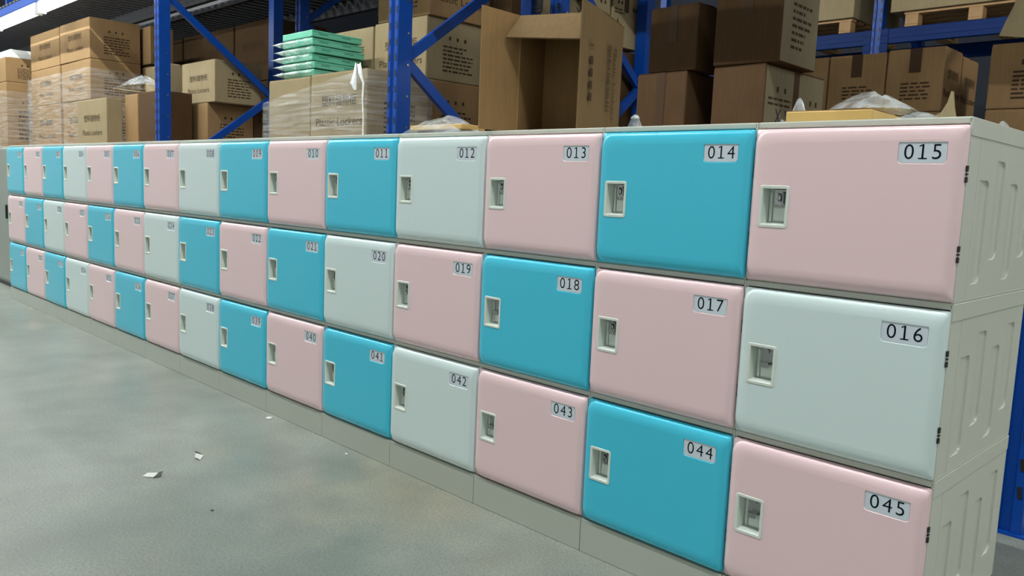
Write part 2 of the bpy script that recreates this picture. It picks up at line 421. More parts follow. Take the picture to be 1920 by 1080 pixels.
def number_mesh(n):
    """three digits on a fixed pitch, capital height .0275, drawn in XZ facing -Y"""
    bm = bmesh.new()
    for i, ch in enumerate('%03d' % n):
        me, w, h = text_mesh(ch, -.006)
        tb = bmesh.new(); tb.from_mesh(me)
        s = .0248/h
        sx = s*1.0
        for v in tb.verts:
            x, z = v.co.x*sx, v.co.y*s
            v.co = Vector((x+(i-1)*.0222, 0, z))
        tmp = bpy.data.meshes.new('t'); tb.to_mesh(tmp); tb.free(); bm.from_mesh(tmp); bpy.data.meshes.remove(tmp)
        if ch == '1':
            x = (i-1)*.0222
            for q in (((x-.0068, -.0124), (x+.0072, -.0124), (x+.0072, -.0103), (x-.0068, -.0103)),
                      ((x-.0060, .0078), (x-.0008, .0104), (x-.0008, .0124), (x-.0060, .0102))):
                bm.faces.new([bm.verts.new((a, 0, b)) for a, b in q])
    for v in bm.verts: v.co.x += .0008
    return mesh('locker_number', bm)

def plate_mesh():
    bm = bmesh.new()
    pts = rrect(PL[0]+.0016, PL[1]-.0016, PL[2]+.0016, PL[3]-.0016, (.0065,)*4, 5)
    A = [bm.verts.new((x, 0, z)) for x, z in pts]; B = [bm.verts.new((x, .0006, z)) for x, z in pts]
    bm.faces.new(A); bm.faces.new(B[::-1])
    for i in range(len(A)): bm.faces.new((A[i], A[(i+1) % len(A)], B[(i+1) % len(A)], B[i]))
    return mesh('plate', bm)
COLS = 'bpbwpbpwbpbwpbp'
ROW2 = 'pbwpbpwbpbwpbpw'
CN = dict(b=('blue', 'sky-blue'), p=('pink', 'pink'), w=('white', 'white'))
def lockers():
    me = dict(body=body_mesh(), door=door_mesh(), plate=plate_mesh(),
              frame=ring_mesh('lock_frame', *LK, .0066, -.0180, -.008, .0055), pocket=pocket_mesh(), hasp=hasp_mesh(), hasp2=hasp_low_mesh(), hinge=hinge_mesh(.45), hinge15=hinge_mesh(1))
    rnd = random.Random(3)
    low = {16, 45, 43, 18, 27, 36}
    for r in range(3):
        for c in range(15):
            n = (c+1, 30-c, 31+c)[r]
            k = (COLS, ROW2, COLS)[r][c]
            mat, word = CN[k]
            ztop = PH+LH*(3-r)
            lab = f"{word} plastic locker numbered {n:03d}, {ORD[c]} from the left in the {('top', 'middle', 'bottom')[r]} row"
            root = empty('locker', (-LW*(14-c), 0, ztop), 0, lab, 'locker', 'numbered plastic lockers in a long row')
            put('body', me['body'], 'body', root)
            d = put('door', me['door'], mat, root)
            d.location = (0, rnd.uniform(-.0005, .0005), 0)
            put('number_plate', me['plate'], 'plate', d, (0, -.0161, 0))
            put('number', number_mesh(n), 'ink', d, ((PL[0]+PL[1])/2, -.01630, (PL[2]+PL[3])/2+.0006))
            put('lock_frame', me['frame'], 'lock', d)
            put('lock_pocket', me['pocket'], 'pocket', d)
            put('hasp', me['hasp2'] if n in low else me['hasp'], 'steel', d)
            for hz in (-.080, -.212):
                put('hinge', me['hinge15' if c == 14 else 'hinge'], 'dark', root, (0, 0, hz))
    bm = bmesh.new(); box(bm, -.3812, -.0006, -.0105, LD-.01, 0, PH-.0012, .0012)
    pm = mesh('plinth', bm)
    for c in range(15):
        o = put('locker_plinth', pm, 'plinth', None, (-LW*(14-c), 0, 0))
        tag(o, f'low grey plinth under locker {31+c:03d}, {ORD[c]} plinth from the left', 'plinth', 'grey plinths under the lockers')
lockers()

# grey cabinet beyond the left end --------------------------------------
def cabinet():
    r = empty('metal_cabinet', (-6.5, .34, 0), 0, 'grey-green metal cabinet standing past the far left end of the lockers', 'cabinet')
    put('body', boxme('cab_body', -.68, .68, -.21, .22, .03, 1.012, .004), 'cab', r)
    put('plinth', boxme('cab_plinth', -.67, .67, -.20, .21, 0, .03), 'dark', r)
    for i in range(3):
        d = put('door', boxme('cab_door', -.22, .22, -.008, 0, .05, 1.0, .003), 'cab', r, (-.452+i*.452, -.2105, 0))
        put('handle', boxme('cab_handle', -.012, .012, -.012, 0, .50, .60, .003), 'dark', d, (.18 if i < 2 else -.18, -.008, 0))
cabinet()

# ------------------------------------------------------------------ racks
def post_mesh(h):
    """omega upright: two front flanges, a recessed groove, side webs with a return lip"""
    prof = [(-.04, .08), (-.04, 0), (-.015, 0), (-.012, .012), (.012, .012), (.015, 0), (.04, 0), (.04, .08), (.034, .08), (.034, .006), (-.034, .006), (-.034, .08)]
    bm = bmesh.new()
    prof = [(-.04, .085), (-.04, .004), (-.036, 0), (-.016, 0), (-.012, .010), (.012, .010), (.016, 0), (.036, 0), (.04, .004), (.04, .085)]
    A = [bm.verts.new((x, y, 0)) for x, y in prof]; B = [bm.verts.new((x, y, h)) for x, y in prof]
    for i in range(len(prof)):
        j = (i+1) % len(prof); bm.faces.new((A[i], A[j], B[j], B[i]))
    bm.faces.new(A); bm.faces.new(B[::-1])
    return mesh('rack_post', bm)
def slots_mesh(h):
    bm = bmesh.new(); z = .12
    while z < h-.1:
        for x in (-.026, .026):
            bar(bm, (x-.002*(1 if x < 0 else -1), -.0006, z-.016), (x+.002*(1 if x < 0 else -1), -.0006, z+.016), .011, .002, Vector((0, 1, 0)))
        z += .075
    return mesh('post_slots', bm)
def bolts_mesh(h):
    bm = bmesh.new(); z = .09
    while z < h-.1:
        cyl(bm, (.0395, .062, z), (.0435, .062, z), .006, 8); z += .15
    return mesh('post_bolts', bm)
PHG = 4.2
PM, SM, BM_ = post_mesh(PHG), slots_mesh(PHG), bolts_mesh(PHG)
def frame(x, y0, y1, label, off, pitch=1.28, k0=0):
    r = empty('rack_upright_frame', (x, y0, 0), 0, label, 'rack frame', 'blue upright frames of the pallet racks')
    for yy, flip in ((0, False), (y1-y0, True)):
        p = put('post', PM, 'rack', r, (0, yy, 0), (0, 0, math.pi if flip else 0))
        put('slot_row', SM, 'dark', p)['kind'] = 'stuff'
        if not flip: put('bolt_row', BM_, 'steel', p)['kind'] = 'stuff'
        put('foot_plate', boxme('foot', -.06, .06, -.01, .1, 0, .006), 'rack', r, (0, yy if not flip else yy-.09, 0))
    z = off; k = k0
    D = y1-y0
    while z < PHG-.5:
        bm = bmesh.new()
        a, b = ((0, .07, z), (0, D-.07, z+pitch/2)) if k % 2 == 0 else ((0, D-.07, z), (0, .07, z+pitch/2))
        bar(bm, a, b, .050, .030)
        put('brace', mesh('rack_brace', bm), 'rack', r)
        z += pitch/2; k += 1
    return r
F1, F2, F3 = -5.73, -2.88, -.10
fn = ('blue rack frame rising behind the locker numbered 007', 'blue rack frame rising behind the lockers numbered 011 and 012', 'blue rack frame whose foot shows right of the lockers')
for x, l in zip((F1, F2, F3), fn):
    frame(x, .96, 1.95, l, {F1: .235, F2: .19, F3: .2}[x], 1.28, {F1: 1, F2: 0, F3: 0}[x])
    frame(x, 2.10, 3.02, l.replace('blue rack frame', 'rear blue rack frame').replace('rising behind', 'far behind').replace('whose foot shows', 'set back'), {F1: .235, F2: .27, F3: .2}[x], 1.28, {F1: 1, F2: 1, F3: 0}[x])
frame(-13.4, .96, 1.95, 'blue rack frame at the far left end of the rack', .27)

def beam(x0, x1, y, z0, z1, label, mat='rack', group='blue rack beams', clips=True):
    r = empty('rack_beam', ((x0+x1)/2, y, z0), 0, label, 'beam', group)
    h = (x1-x0)/2; t = z1-z0
    bm = bmesh.new(); box(bm, -h, h, -.025, .025, 0, t, .004); box(bm, -h, h, -.028, -.024, t*.35, t*.65, .001)
    put('beam_body', mesh('beam_body', bm), mat, r)
    if clips:
        for s in (-1, 1):
            c = put('end_connector', boxme('clip', -.03, .03, -.032, -.022, -.08, t, .002), mat, r, (s*(h-.03), 0, 0))
            for q in range(3):
                put('connector_rib', boxme('rib', -.03, .03, -.036, -.031, -.006, .006, .001), mat, c, (0, 0, -.05+q*.06))
    return r
def deck(x0, x1, y0, y1, z, label, mat='galv', gap=.13):
    r = empty('rack_deck', ((x0+x1)/2, (y0+y1)/2, z), 0, label, 'shelf deck', 'slatted decks of the racks')
    n = int((x1-x0)/gap); me = boxme('slat', -.045, .045, (y0-y1)/2, (y1-y0)/2, 0, .02, .002)
    for i in range(n):
        put('slat', me, mat, r, (-(x1-x0)/2+gap*(i+.5), 0, 0))
bays = ((-13.36, F1-.04), (F1+.04, F2-.04), (F2+.04, F3-.04))
bn = ('left', 'middle', 'right')
for (a, b), n in zip(bays, bn):
    for y0, y1, rk in ((.99, 1.92, 'front'), (2.13, 2.99, 'rear')):
        zl = .95 if n == 'right' else 1.08
        beam(a, b, y0, zl-.135, zl-.025, f'blue front beam of the lower level, {rk} rack, {n} bay')
        beam(a, b, y1, zl-.135, zl-.025, f'blue back beam of the lower level, {rk} rack, {n} bay')
        o = put('deck_board', boxme('board', a+.07, b-.07, y0-.02, y1+.02, zl-.025, zl), 'ply')
        tag(o, f'brown deck board of the lower level, {rk} rack, {n} bay', 'shelf deck', 'deck boards of the lower level')
        zu = 1.915 if (n, rk) == ('right', 'front') else 2.43  # right front level lowered, out of view, to shade the dark cartons
        beam(a, b, y0, zu, zu+.12, f'front beam of the upper level, {rk} rack, {n} bay', 'rack' if rk == 'front' and n != 'right' else 'rackdark')
        beam(a, b, y1, zu, zu+.12, f'dark back beam of the upper level, {rk} rack, {n} bay', 'rackdark')
        deck(a+.02, b-.02, y0-.03, y1+.03, zu+.12, f'grey slatted deck of the upper level, {rk} rack, {n} bay')

# ------------------------------------------------------------------ cartons
CARTON = {}
def carton_mesh(w, d, h):
    k = (round(w, 3), round(d, 3), round(h, 3))
    if k not in CARTON:
        bm = bmesh.new()
        box(bm, -w, 0, 0, d, 0, h-.004, .006, 2)
        g = .0015
        box(bm, -w+.003, -.003, .003, d/2-g, h-.006, h, .001)      # the two closing flaps on top
        box(bm, -w+.003, -.003, d/2+g, d-.003, h-.006, h, .001)
        CARTON[k] = mesh('carton', bm)
    return CARTON[k]
def lines_mesh(n, wd, ht, seed):
    """a block of small illegible print: short dashes in rows"""
    rnd = random.Random(seed); bm = bmesh.new()
    for i in range(n):
        z = ht/2-ht*(i+.5)/n; x = -wd/2
        end = wd/2*(1 if rnd.random() > .3 else rnd.uniform(.2, .9))
        while x < end:
            l = rnd.uniform(.012, .05); l = min(l, end-x+.004)
            hh = ht/n*.22
            bm.faces.new([bm.verts.new((a, 0, b)) for a, b in ((x, z-hh), (x+l, z-hh), (x+l, z+hh), (x, z+hh))])
            x += l+.008
    return mesh('print_lines', bm)
FR = (math.pi/2, 0, 0)                  # text facing -Y
RT = (math.pi/2, 0, math.pi/2)          # text facing +X
def txt(parent, s, size, loc, rot, mat='print', sx=1.0, name='print'):
    me, w, h = text_mesh(s)
    k = size/h
    o = put(name, me, mat, parent, loc, rot, (k*sx, k, k)); o['kind'] = 'stuff'
    return o
def carton(x1, y0, z0, w, d, h, label, mat='card', rz=0, front='text', side='lines', tape='top', group='brown cartons on the rack', seed=0, cat='carton', name='carton', lit_side=None, xyz=(.32, .50, .62)):
    r = empty(name, (x1, y0, z0), rz, label, cat, group)
    put('carton_body', carton_mesh(w, d, h), mat, r)
    e = .0012
    if lit_side: put('lit_side_sheet', boxme('lit_side', 0, .0008, .008, d-.008, .004, h-.008), lit_side, r)  # thin paler sheet paints side light onto the carton's right face
    def face(kind, rot, cx, cy, wd, nrm):
        def at(u, v): return (cx+(u if rot is FR else 0)+nrm[0]*e, cy+(u if rot is RT else 0)+nrm[1]*e, v)
        if kind == 'text':
            txt(r, '塑料储物柜', h*.15, at(wd*.02, h*.60), rot, sx=min(1.25, wd*.62/(h*.15*5.4)))
            txt(r, 'Plastic Lockers', h*.115, at(wd*.02, h*.30), rot, sx=min(1.2, wd*.66/(h*.115*6.2)))
        elif kind == 'lines':
            put('print', lines_mesh(7, wd*.50, h*.46, seed), 'print', r, at(wd*.02, h*.36), (0, 0, 0) if rot is FR else (0, 0, math.pi/2))['kind'] = 'stuff'
            for q, t in enumerate('▲●■'):
                u = wd*(-.12+q*.13)
                put('print_mark', MARK, 'print', r, at(u, h*.70), (0, 0, 0) if rot is FR else (0, 0, math.pi/2))
        elif kind == 'xy':
            txt(r, 'X', .058, at(-wd*.27, h*xyz[0]), rot, 'blueink', sx=.8); txt(r, 'Y', .058, at(-wd*.13, h*xyz[0]), rot, 'blueink', sx=.8)
            put('print', lines_mesh(2, wd*.36, .04, seed), 'print', r, at(-wd*.26, h*xyz[1]), (0, 0, 0) if rot is FR else (0, 0, math.pi/2))['kind'] = 'stuff'
            for q in (-.30, -.18, .26, .36):
                put('print_mark', MARK, 'print', r, at(wd*q, h*(xyz[2] if q < 0 else xyz[2]-.06)), (0, 0, 0) if rot is FR else (0, 0, math.pi/2))
            put('seam_tape', boxme('tp', -.022, .022, -.0008, 0, h*.50, h*.995), 'tape', r, at(0, 0), (0, 0, 0) if rot is FR else (0, 0, math.pi/2))
        elif kind == 'taped':
            put('seam_tape', boxme('tp', -.020, .020, -.0008, 0, h*.45, h*.998), 'tape', r, at(0, 0), (0, 0, 0) if rot is FR else (0, 0, math.pi/2))
        elif kind == 'tape':
            put('seam_tape', boxme('tp', -.024, .024, -.0008, 0, h*.62, h*.998), 'tape', r, at(0, 0), (0, 0, 0) if rot is FR else (0, 0, math.pi/2))
            put('print', lines_mesh(5, wd*.5, h*.30, seed), 'print', r, at(wd*.02, h*.33), (0, 0, 0) if rot is FR else (0, 0, math.pi/2))['kind'] = 'stuff'
    face(front, FR, -w/2, 0, w, (0, -1)); face(side, RT, 0, d/2, d, (1, 0))
    if tape == 'top':
        put('top_tape', boxme('tt', -w*.995, 0-w*.005, d/2-.025, d/2+.025, h-.0002, h+.0008), 'tape', r)
    return r
MARK = boxme('mark', -.008, .008, -.0006, 0, -.010, .010)

def cartons():
    g = 'cartons of the left stack'
    # left bay: tall stack wrapped in film
    for L, (z, h) in enumerate(((1.08, .455), (1.537, .372), (1.911, .372))):
        lv = ('bottom', 'middle', 'top')[L]
        carton(-7.88, 1.2, z, .83, .46, h, f'carton in the tall wrapped stack at the left, {lv} layer, front right', group=g, seed=L, rz=.01*(L-1))
        carton(-8.76, 1.2, z, .98, .46, h, f'carton in the tall wrapped stack at the left, {lv} layer, front left', group=g, seed=L+5)
        carton(-7.72, 1.69, z, .86, .22, h-.02, f'carton behind the tall wrapped stack at the left, {lv} layer', group=g, seed=L+9, front='tape')
    # farthest left
    carton(-9.92, 1.0, 1.08, .8, .42, .72, 'carton at the left edge of the picture, lower one, partly wrapped', group=g, seed=21, front='none')
    carton(-9.92, 1.0, 1.802, .8, .42, .26, 'carton at the left edge of the picture, on top of a wrapped one', group=g, seed=22, front='none')
    r = empty('foam_tray', (-10.3, 1.04, 2.064), 0, 'white foam tray on the carton at the left edge, below the lamp', 'tray')
    put('tray', boxme('foam', -.40, .36, 0, .3, 0, .05, .004), 'foam', r); put('tray_lid', boxme('foam2', -.2, .34, .02, .28, .05, .09, .004), 'foam', r)
    # small open stack in front
    carton(-6.97, 1.03, 1.08, .74, .13, .41, 'flat pale carton standing in front of the wrapped stack', 'cardl', group=g, seed=31, side='none')
    a = carton(-6.66, 1.17, 1.08, .28, .30, .44, 'open carton with a raised flap left of the first rack post', 'card', group=g, seed=32, front='none', side='none', tape='none')
    fl = put('flap', boxme('flap', -.62, 0, 0, .26, 0, .005), 'cardl', a, (.0, .02, .452), (0, .10, 0))
    # behind first frame
    carton(-6.09, 1.12, 1.08, .40, .26, .43, 'dark carton right beside the first rack post, with a shiny spot', 'cardd', seed=41, front='none', side='none')
    carton(-6.80, 1.50, 1.08, .55, .18, .74, 'tall narrow carton behind the first rack post', 'cardl', seed=42, front='none', side='none')
    carton(-5.93, 1.43, 1.08, .55, .39, .36, 'carton under the pale printed one behind the first rack frame', seed=43, front='none')
    carton(-5.80, 1.43, 1.442, .60, .39, .325, 'pale printed carton on top, framed by the braces of the first rack frame', 'cardl', seed=44)
    carton(-5.93, 1.83, 1.08, .5, .11, .36, 'narrow carton at the back behind the first rack frame', 'cardd', seed=45, front='none')
    # rear rack, left bay
    for i, (x, w) in enumerate(((-6.33, .70), (-7.06, 1.1), (-8.2, 1.1))):
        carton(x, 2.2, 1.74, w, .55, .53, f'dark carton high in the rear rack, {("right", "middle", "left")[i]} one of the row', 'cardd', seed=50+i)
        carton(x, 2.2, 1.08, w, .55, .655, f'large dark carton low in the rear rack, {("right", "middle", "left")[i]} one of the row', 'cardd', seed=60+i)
    # middle bay: wrapped pair with green panels
    carton(-3.29, 1.10, 1.08, .56, .42, .39, 'wrapped carton in the middle bay, right one below the green panels', 'cardl', group='wrapped cartons of the middle bay', seed=70)
    carton(-3.862, 1.10, 1.08, .48, .42, .385, 'wrapped carton in the middle bay, left one below the green panels', 'cardl', group='wrapped cartons of the middle bay', seed=71, front='none')
    gm = 'cartons behind the middle post'
    carton(-3.37, 1.56, 1.08, .51, .46, .40, 'carton at the bottom behind the middle post brace', 'card', group=gm, seed=72)
    carton(-3.37, 1.56, 1.482, .51, .46, .352, 'pale printed carton behind the middle post, second from the bottom', 'cardl', group=gm, seed=73)
    carton(-3.90, 1.56, 1.08, .51, .46, .40, 'carton at the bottom behind the green panels', 'card', group=gm, seed=74)
    carton(-3.90, 1.56, 1.482, .51, .46, .345, 'carton peeking out above the green panels', 'cardl', group=gm, seed=75)
    carton(-3.35, 1.56, 1.836, .50, .47, .36, 'printed carton above the middle post brace at the top edge', 'card', group=gm, seed=76, front='lines', side='text')
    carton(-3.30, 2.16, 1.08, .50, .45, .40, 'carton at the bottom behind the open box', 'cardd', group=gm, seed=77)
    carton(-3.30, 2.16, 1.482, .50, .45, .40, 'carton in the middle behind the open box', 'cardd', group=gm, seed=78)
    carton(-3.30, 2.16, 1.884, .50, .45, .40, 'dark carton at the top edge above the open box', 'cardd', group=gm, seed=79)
    # pale XY cartons of the rear rack by the middle frame
    gk = 'pale cartons behind the rear middle frame'
    carton(-2.95, 2.64, 1.08, .30, .36, .70, 'carton low down behind the rear middle frame', 'cardd', group=gk, seed=80, front='none', side='none')
    carton(-2.95, 2.30, 1.80, .30, .395, .45, 'pale carton lettered XY behind the rear middle frame', 'cardl', group=gk, seed=81, side='xy')
    k = carton(-2.95, 2.72, 1.80, .30, .28, .45, 'pale carton with a tape strip and a hanging flap behind the frame', 'cardl', group=gk, seed=82, side='xy')
    put('flap', boxme('flapk', 0, .005, .0, .20, -.20, 0), 'cardl', k, (.002, .06, .20), (0, -.06, 0))
    carton(-2.95, 2.30, 1.08, .30, .33, .70, 'carton low down beside the rear middle frame', 'cardd', group=gk, seed=83, front='none', side='none')
    # right bay: dark cartons
    gf = 'dark cartons of the right bay'
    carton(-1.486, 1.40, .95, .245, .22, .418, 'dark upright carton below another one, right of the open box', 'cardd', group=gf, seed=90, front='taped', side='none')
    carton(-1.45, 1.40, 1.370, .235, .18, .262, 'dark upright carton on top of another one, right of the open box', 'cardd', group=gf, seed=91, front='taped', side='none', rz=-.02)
    carton(-1.138, 1.40, .95, .225, .50, .422, 'dark carton lettered XY on its right side, coloured paler as if lit', 'cardd', group=gf, seed=92, front='none', side='xy', lit_side='lit_side', xyz=(.55, .68, .79))
    carton(-1.09, 1.40, 1.374, .275, .32, .40, 'tall dark carton standing on the one lettered XY', 'cardd', group=gf, seed=93, front='taped', side='lines', rz=.03, lit_side='lit_side')
    gg = 'cartons at the back of the right bay'
    for z, h, lv in ((.95, .31, 'lower'), (1.262, .268, 'upper')):
        carton(-.79, 2.25, z, .235, .22, h, f'carton with a taped front at the back right, {lv} layer', 'card', group=gg, seed=100+int(h*100), front='tape', side='text')
        carton(-.79, 2.475, z, .235, .22, h-.01, f'carton behind the taped one at the back right, {lv} layer', 'card', group=gg, seed=101, front='none', side='text')
        carton(-1.03, 2.25, z, .255, .40, h-.006, f'carton left of the taped one at the back right, {lv} layer', 'card', group=gg, seed=102, front='tape', side='none')
        carton(-1.29, 2.25, z, .25, .40, h-.006, f'carton half hidden behind the dark ones, {lv} layer', 'card', group=gg, seed=103, front='none', side='none')
        carton(-.30, 2.25, z, .32, .40, h-(.0 if lv == 'lower' else .012), f'carton at the right edge of the picture, {lv} layer', 'card', group=gg, seed=104, front='lines', side='none')
cartons()

# ------------------------------------------------------------------ third rack with pallets
def pallet(x0, x1, y0, y1, z, label):
    r = empty('wooden_pallet', ((x0+x1)/2, y0, z), 0, label, 'pallet', 'wooden pallets on the far rack')
    h = (x1-x0)/2; d = y1-y0
    for s in (-1, 0, 1):
        for q in (0, .5, 1):
            put('block', boxme('blk', -.05, .05, -.05, .05, .018, .095, .003), 'wood', r, (s*(h-.06), .05+q*(d-.1), 0))
        put('bottom_board', boxme('bb', -.05, .05, 0, d, 0, .018, .002), 'wood', r, (s*(h-.06), 0, 0))
    for i in range(7):
        put('top_board', boxme('tb', -h, h, 0, .09, .095, .115, .002), 'wood', r, (0, i*(d-.09)/6, 0))
def far_rack():
    for x in (-5.2, -2.41, .38):
        frame(x, 5.5, 6.5, f'blue upright frame of the far rack, {dict(zip((-5.2, -2.41, .38), ("left", "middle", "right")))[x]} one', .3, 1.3)
    for a, b, n in ((-5.16, -2.45, 'left'), (-2.37, .34, 'right')):
        for y in (5.53, 6.46):
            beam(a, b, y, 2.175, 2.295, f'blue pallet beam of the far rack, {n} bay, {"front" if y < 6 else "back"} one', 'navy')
    pallet(-2.20, -1.15, 5.50, 6.5, 2.295, 'wooden pallet right of the far post at the upper right')
    pallet(-1.0, .1, 5.50, 6.5, 2.295, 'wooden pallet on the far rack beyond the right edge')
    pallet(-3.75, -2.62, 5.50, 6.5, 2.295, 'wooden pallet left of the far post at the upper right')
    carton(-1.12, 5.47, 2.412, 1.18, 1.0, .8, 'big pale carton on the pallet right of the far post', 'cardl', group='cartons on the far pallets', front='none', side='none', seed=1)
    carton(.1, 5.47, 2.412, 1.1, 1.0, .8, 'big pale carton on the far pallet at the right edge', 'cardl', group='cartons on the far pallets', front='none', side='none', seed=1)
    carton(-2.60, 5.47, 2.412, 1.15, 1.0, .8, 'big pale carton on the pallet left of the far post', 'cardl', group='cartons on the far pallets', front='none', side='none', seed=2)
far_rack()

# ------------------------------------------------------------------ green panels in bags
def green_stack():
    rnd = random.Random(5)
    for i in range(6):
        z = 1.472+i*.0445
        r = empty('green_panel', (-3.88+rnd.uniform(-.012, .008), 1.13+rnd.uniform(-.01, .01), z), rnd.uniform(-.008, .008),
                  f'mint green plastic panel in a clear bag on the wrapped cartons, {("lowest", "second from below", "third from below", "fourth from below", "second from the top", "topmost")[i]}',
                  'plastic panel', 'green plastic panels stacked in bags')
        bm = bmesh.new(); box(bm, -.34, 0, 0, .345, .002, .040, .004, 2); put('panel', mesh('gpanel', bm), 'green', r)
        for q in (.22, .68):
            put('clip_slot', boxme('gs', 0, .0012, -.03, .03, .018, .026), 'greend', r, (0, .345*q, 0))
        put('rim', boxme('grim', -.338, .0008, .002, .343, .030, .0335), 'greend', r)
        if i < 5:
            # crumpled bag hanging out over the left and front edge
            bm = bmesh.new(); nx, nz = 26, 7
            V = []
            for a in range(nx+1):
                for b in range(nz+1):
                    x = -.40+.42*a/nx; t = b/nz
                    yy = -.012-.035*math.sin(math.pi*t)*(1-.45*a/nx) - .012*abs(noise.noise(Vector((x*28, t*3+i*7, i))))
                    zz = .002+.036*t + .003*noise.noise(Vector((x*20, t*4, i*3+1)))
                    if a < 4: zz = .021+(zz-.021)*(a+.4)/4.4
                    V.append(bm.verts.new((x, yy, zz)))
            for a in range(nx):
                for b in range(nz):
                    k = a*(nz+1)+b; bm.faces.new((V[k], V[k+nz+1], V[k+nz+2], V[k+1]))
            put('bag', mesh('gbag', bm, True), 'bagw', r)
green_stack()

# ------------------------------------------------------------------ stretch film
def film_shell(name, x0, x1, y0, y1, z0, z1, label, seed, top=None):
    """film around front and right side of a stack, with wrinkles; top(u) trims the upper edge"""
    bm = bmesh.new(); per = [(x0, y1)]
    n1, n2, nz = 46, 22, 30
    path = [(x0, y0+(y1-y0)*(1-i/n2), -1, 0) for i in range(n2)] + [(x0+(x1-x0)*i/n1, y0, 0, -1) for i in range(n1)] + [(x1, y0+(y1-y0)*i/n2, 1, 0) for i in range(n2+1)]
    V = []
    for j, (x, y, nx, ny) in enumerate(path):
        u = j/(len(path)-1); zt = z1 if top is None else top(x, y)
        for b in range(nz+1):
            z = z0+(zt-z0)*b/nz
            dd = .006+.008*abs(noise.noise(Vector((x*3+seed, y*3, z*30))))+.004*noise.noise(Vector((x*9, y*9+seed, z*60)))
            V.append(bm.verts.new((x+nx*dd, y+ny*dd, z+.004*noise.noise(Vector((x*6, y*6, seed))))))
    for j in range(len(path)-1):
        for b in range(nz):
            k = j*(nz+1)+b; bm.faces.new((V[k], V[k+nz+1], V[k+nz+2], V[k+1]))
    o = put(name, mesh(name, bm, True), 'wrap'); return tag(o, label, 'film', 'stretch film around cartons')
film_shell('stretch_film', -9.76, -7.86, 1.17, 1.66, 1.085, 1.82, 'wrinkled stretch film around the tall carton stack at the left', 1)
film_shell('stretch_film', -10.74, -9.90, .98, 1.42, 1.085, 1.70, 'stretch film around the carton at the left edge', 4)
film_shell('stretch_film', -4.36, -3.27, 1.075, 1.53, 1.085, 1.4, 'wrinkled stretch film around the carton pair in the middle bay', 2,
           top=lambda x, y: 1.33+.135*min(1, max(0, (x+4.36)/1.09)))
def twist():
    r = empty('film_twist', (-3.25, 1.055, 1.10), 0, 'white twisted end of stretch film hanging from the wrapped carton corner', 'film')
    pts = [(0, 0, -.015), (.004, -.004, .10), (-.004, -.006, .2), (.004, -.008, .28), (-.02, -.012, .33), (-.045, -.012, .385), (-.06, -.016, .33), (-.07, -.02, .28), (-.055, -.02, .25)]
    rad = [.006, .006, .006, .008, .014, .018, .014, .024, .012]
    bm = bmesh.new(); prev = None; n = 8
    for k, (p, q) in enumerate(zip(pts, rad)):
        ring = []
        for i in range(n):
            a = i*2*math.pi/n; rr = q*(1+.35*noise.noise(Vector((k*1.7, i*1.3, 2))))
            ring.append(bm.verts.new((p[0]+rr*math.cos(a), p[1]+rr*.6*math.sin(a), p[2]+rr*.35*math.sin(a*2))))
        if prev:
            for i in range(n): bm.faces.new((prev[i], prev[(i+1) % n], ring[(i+1) % n], ring[i]))
        prev = ring
    put('twist', mesh('twist', bm, True), 'strap', r)
twist()

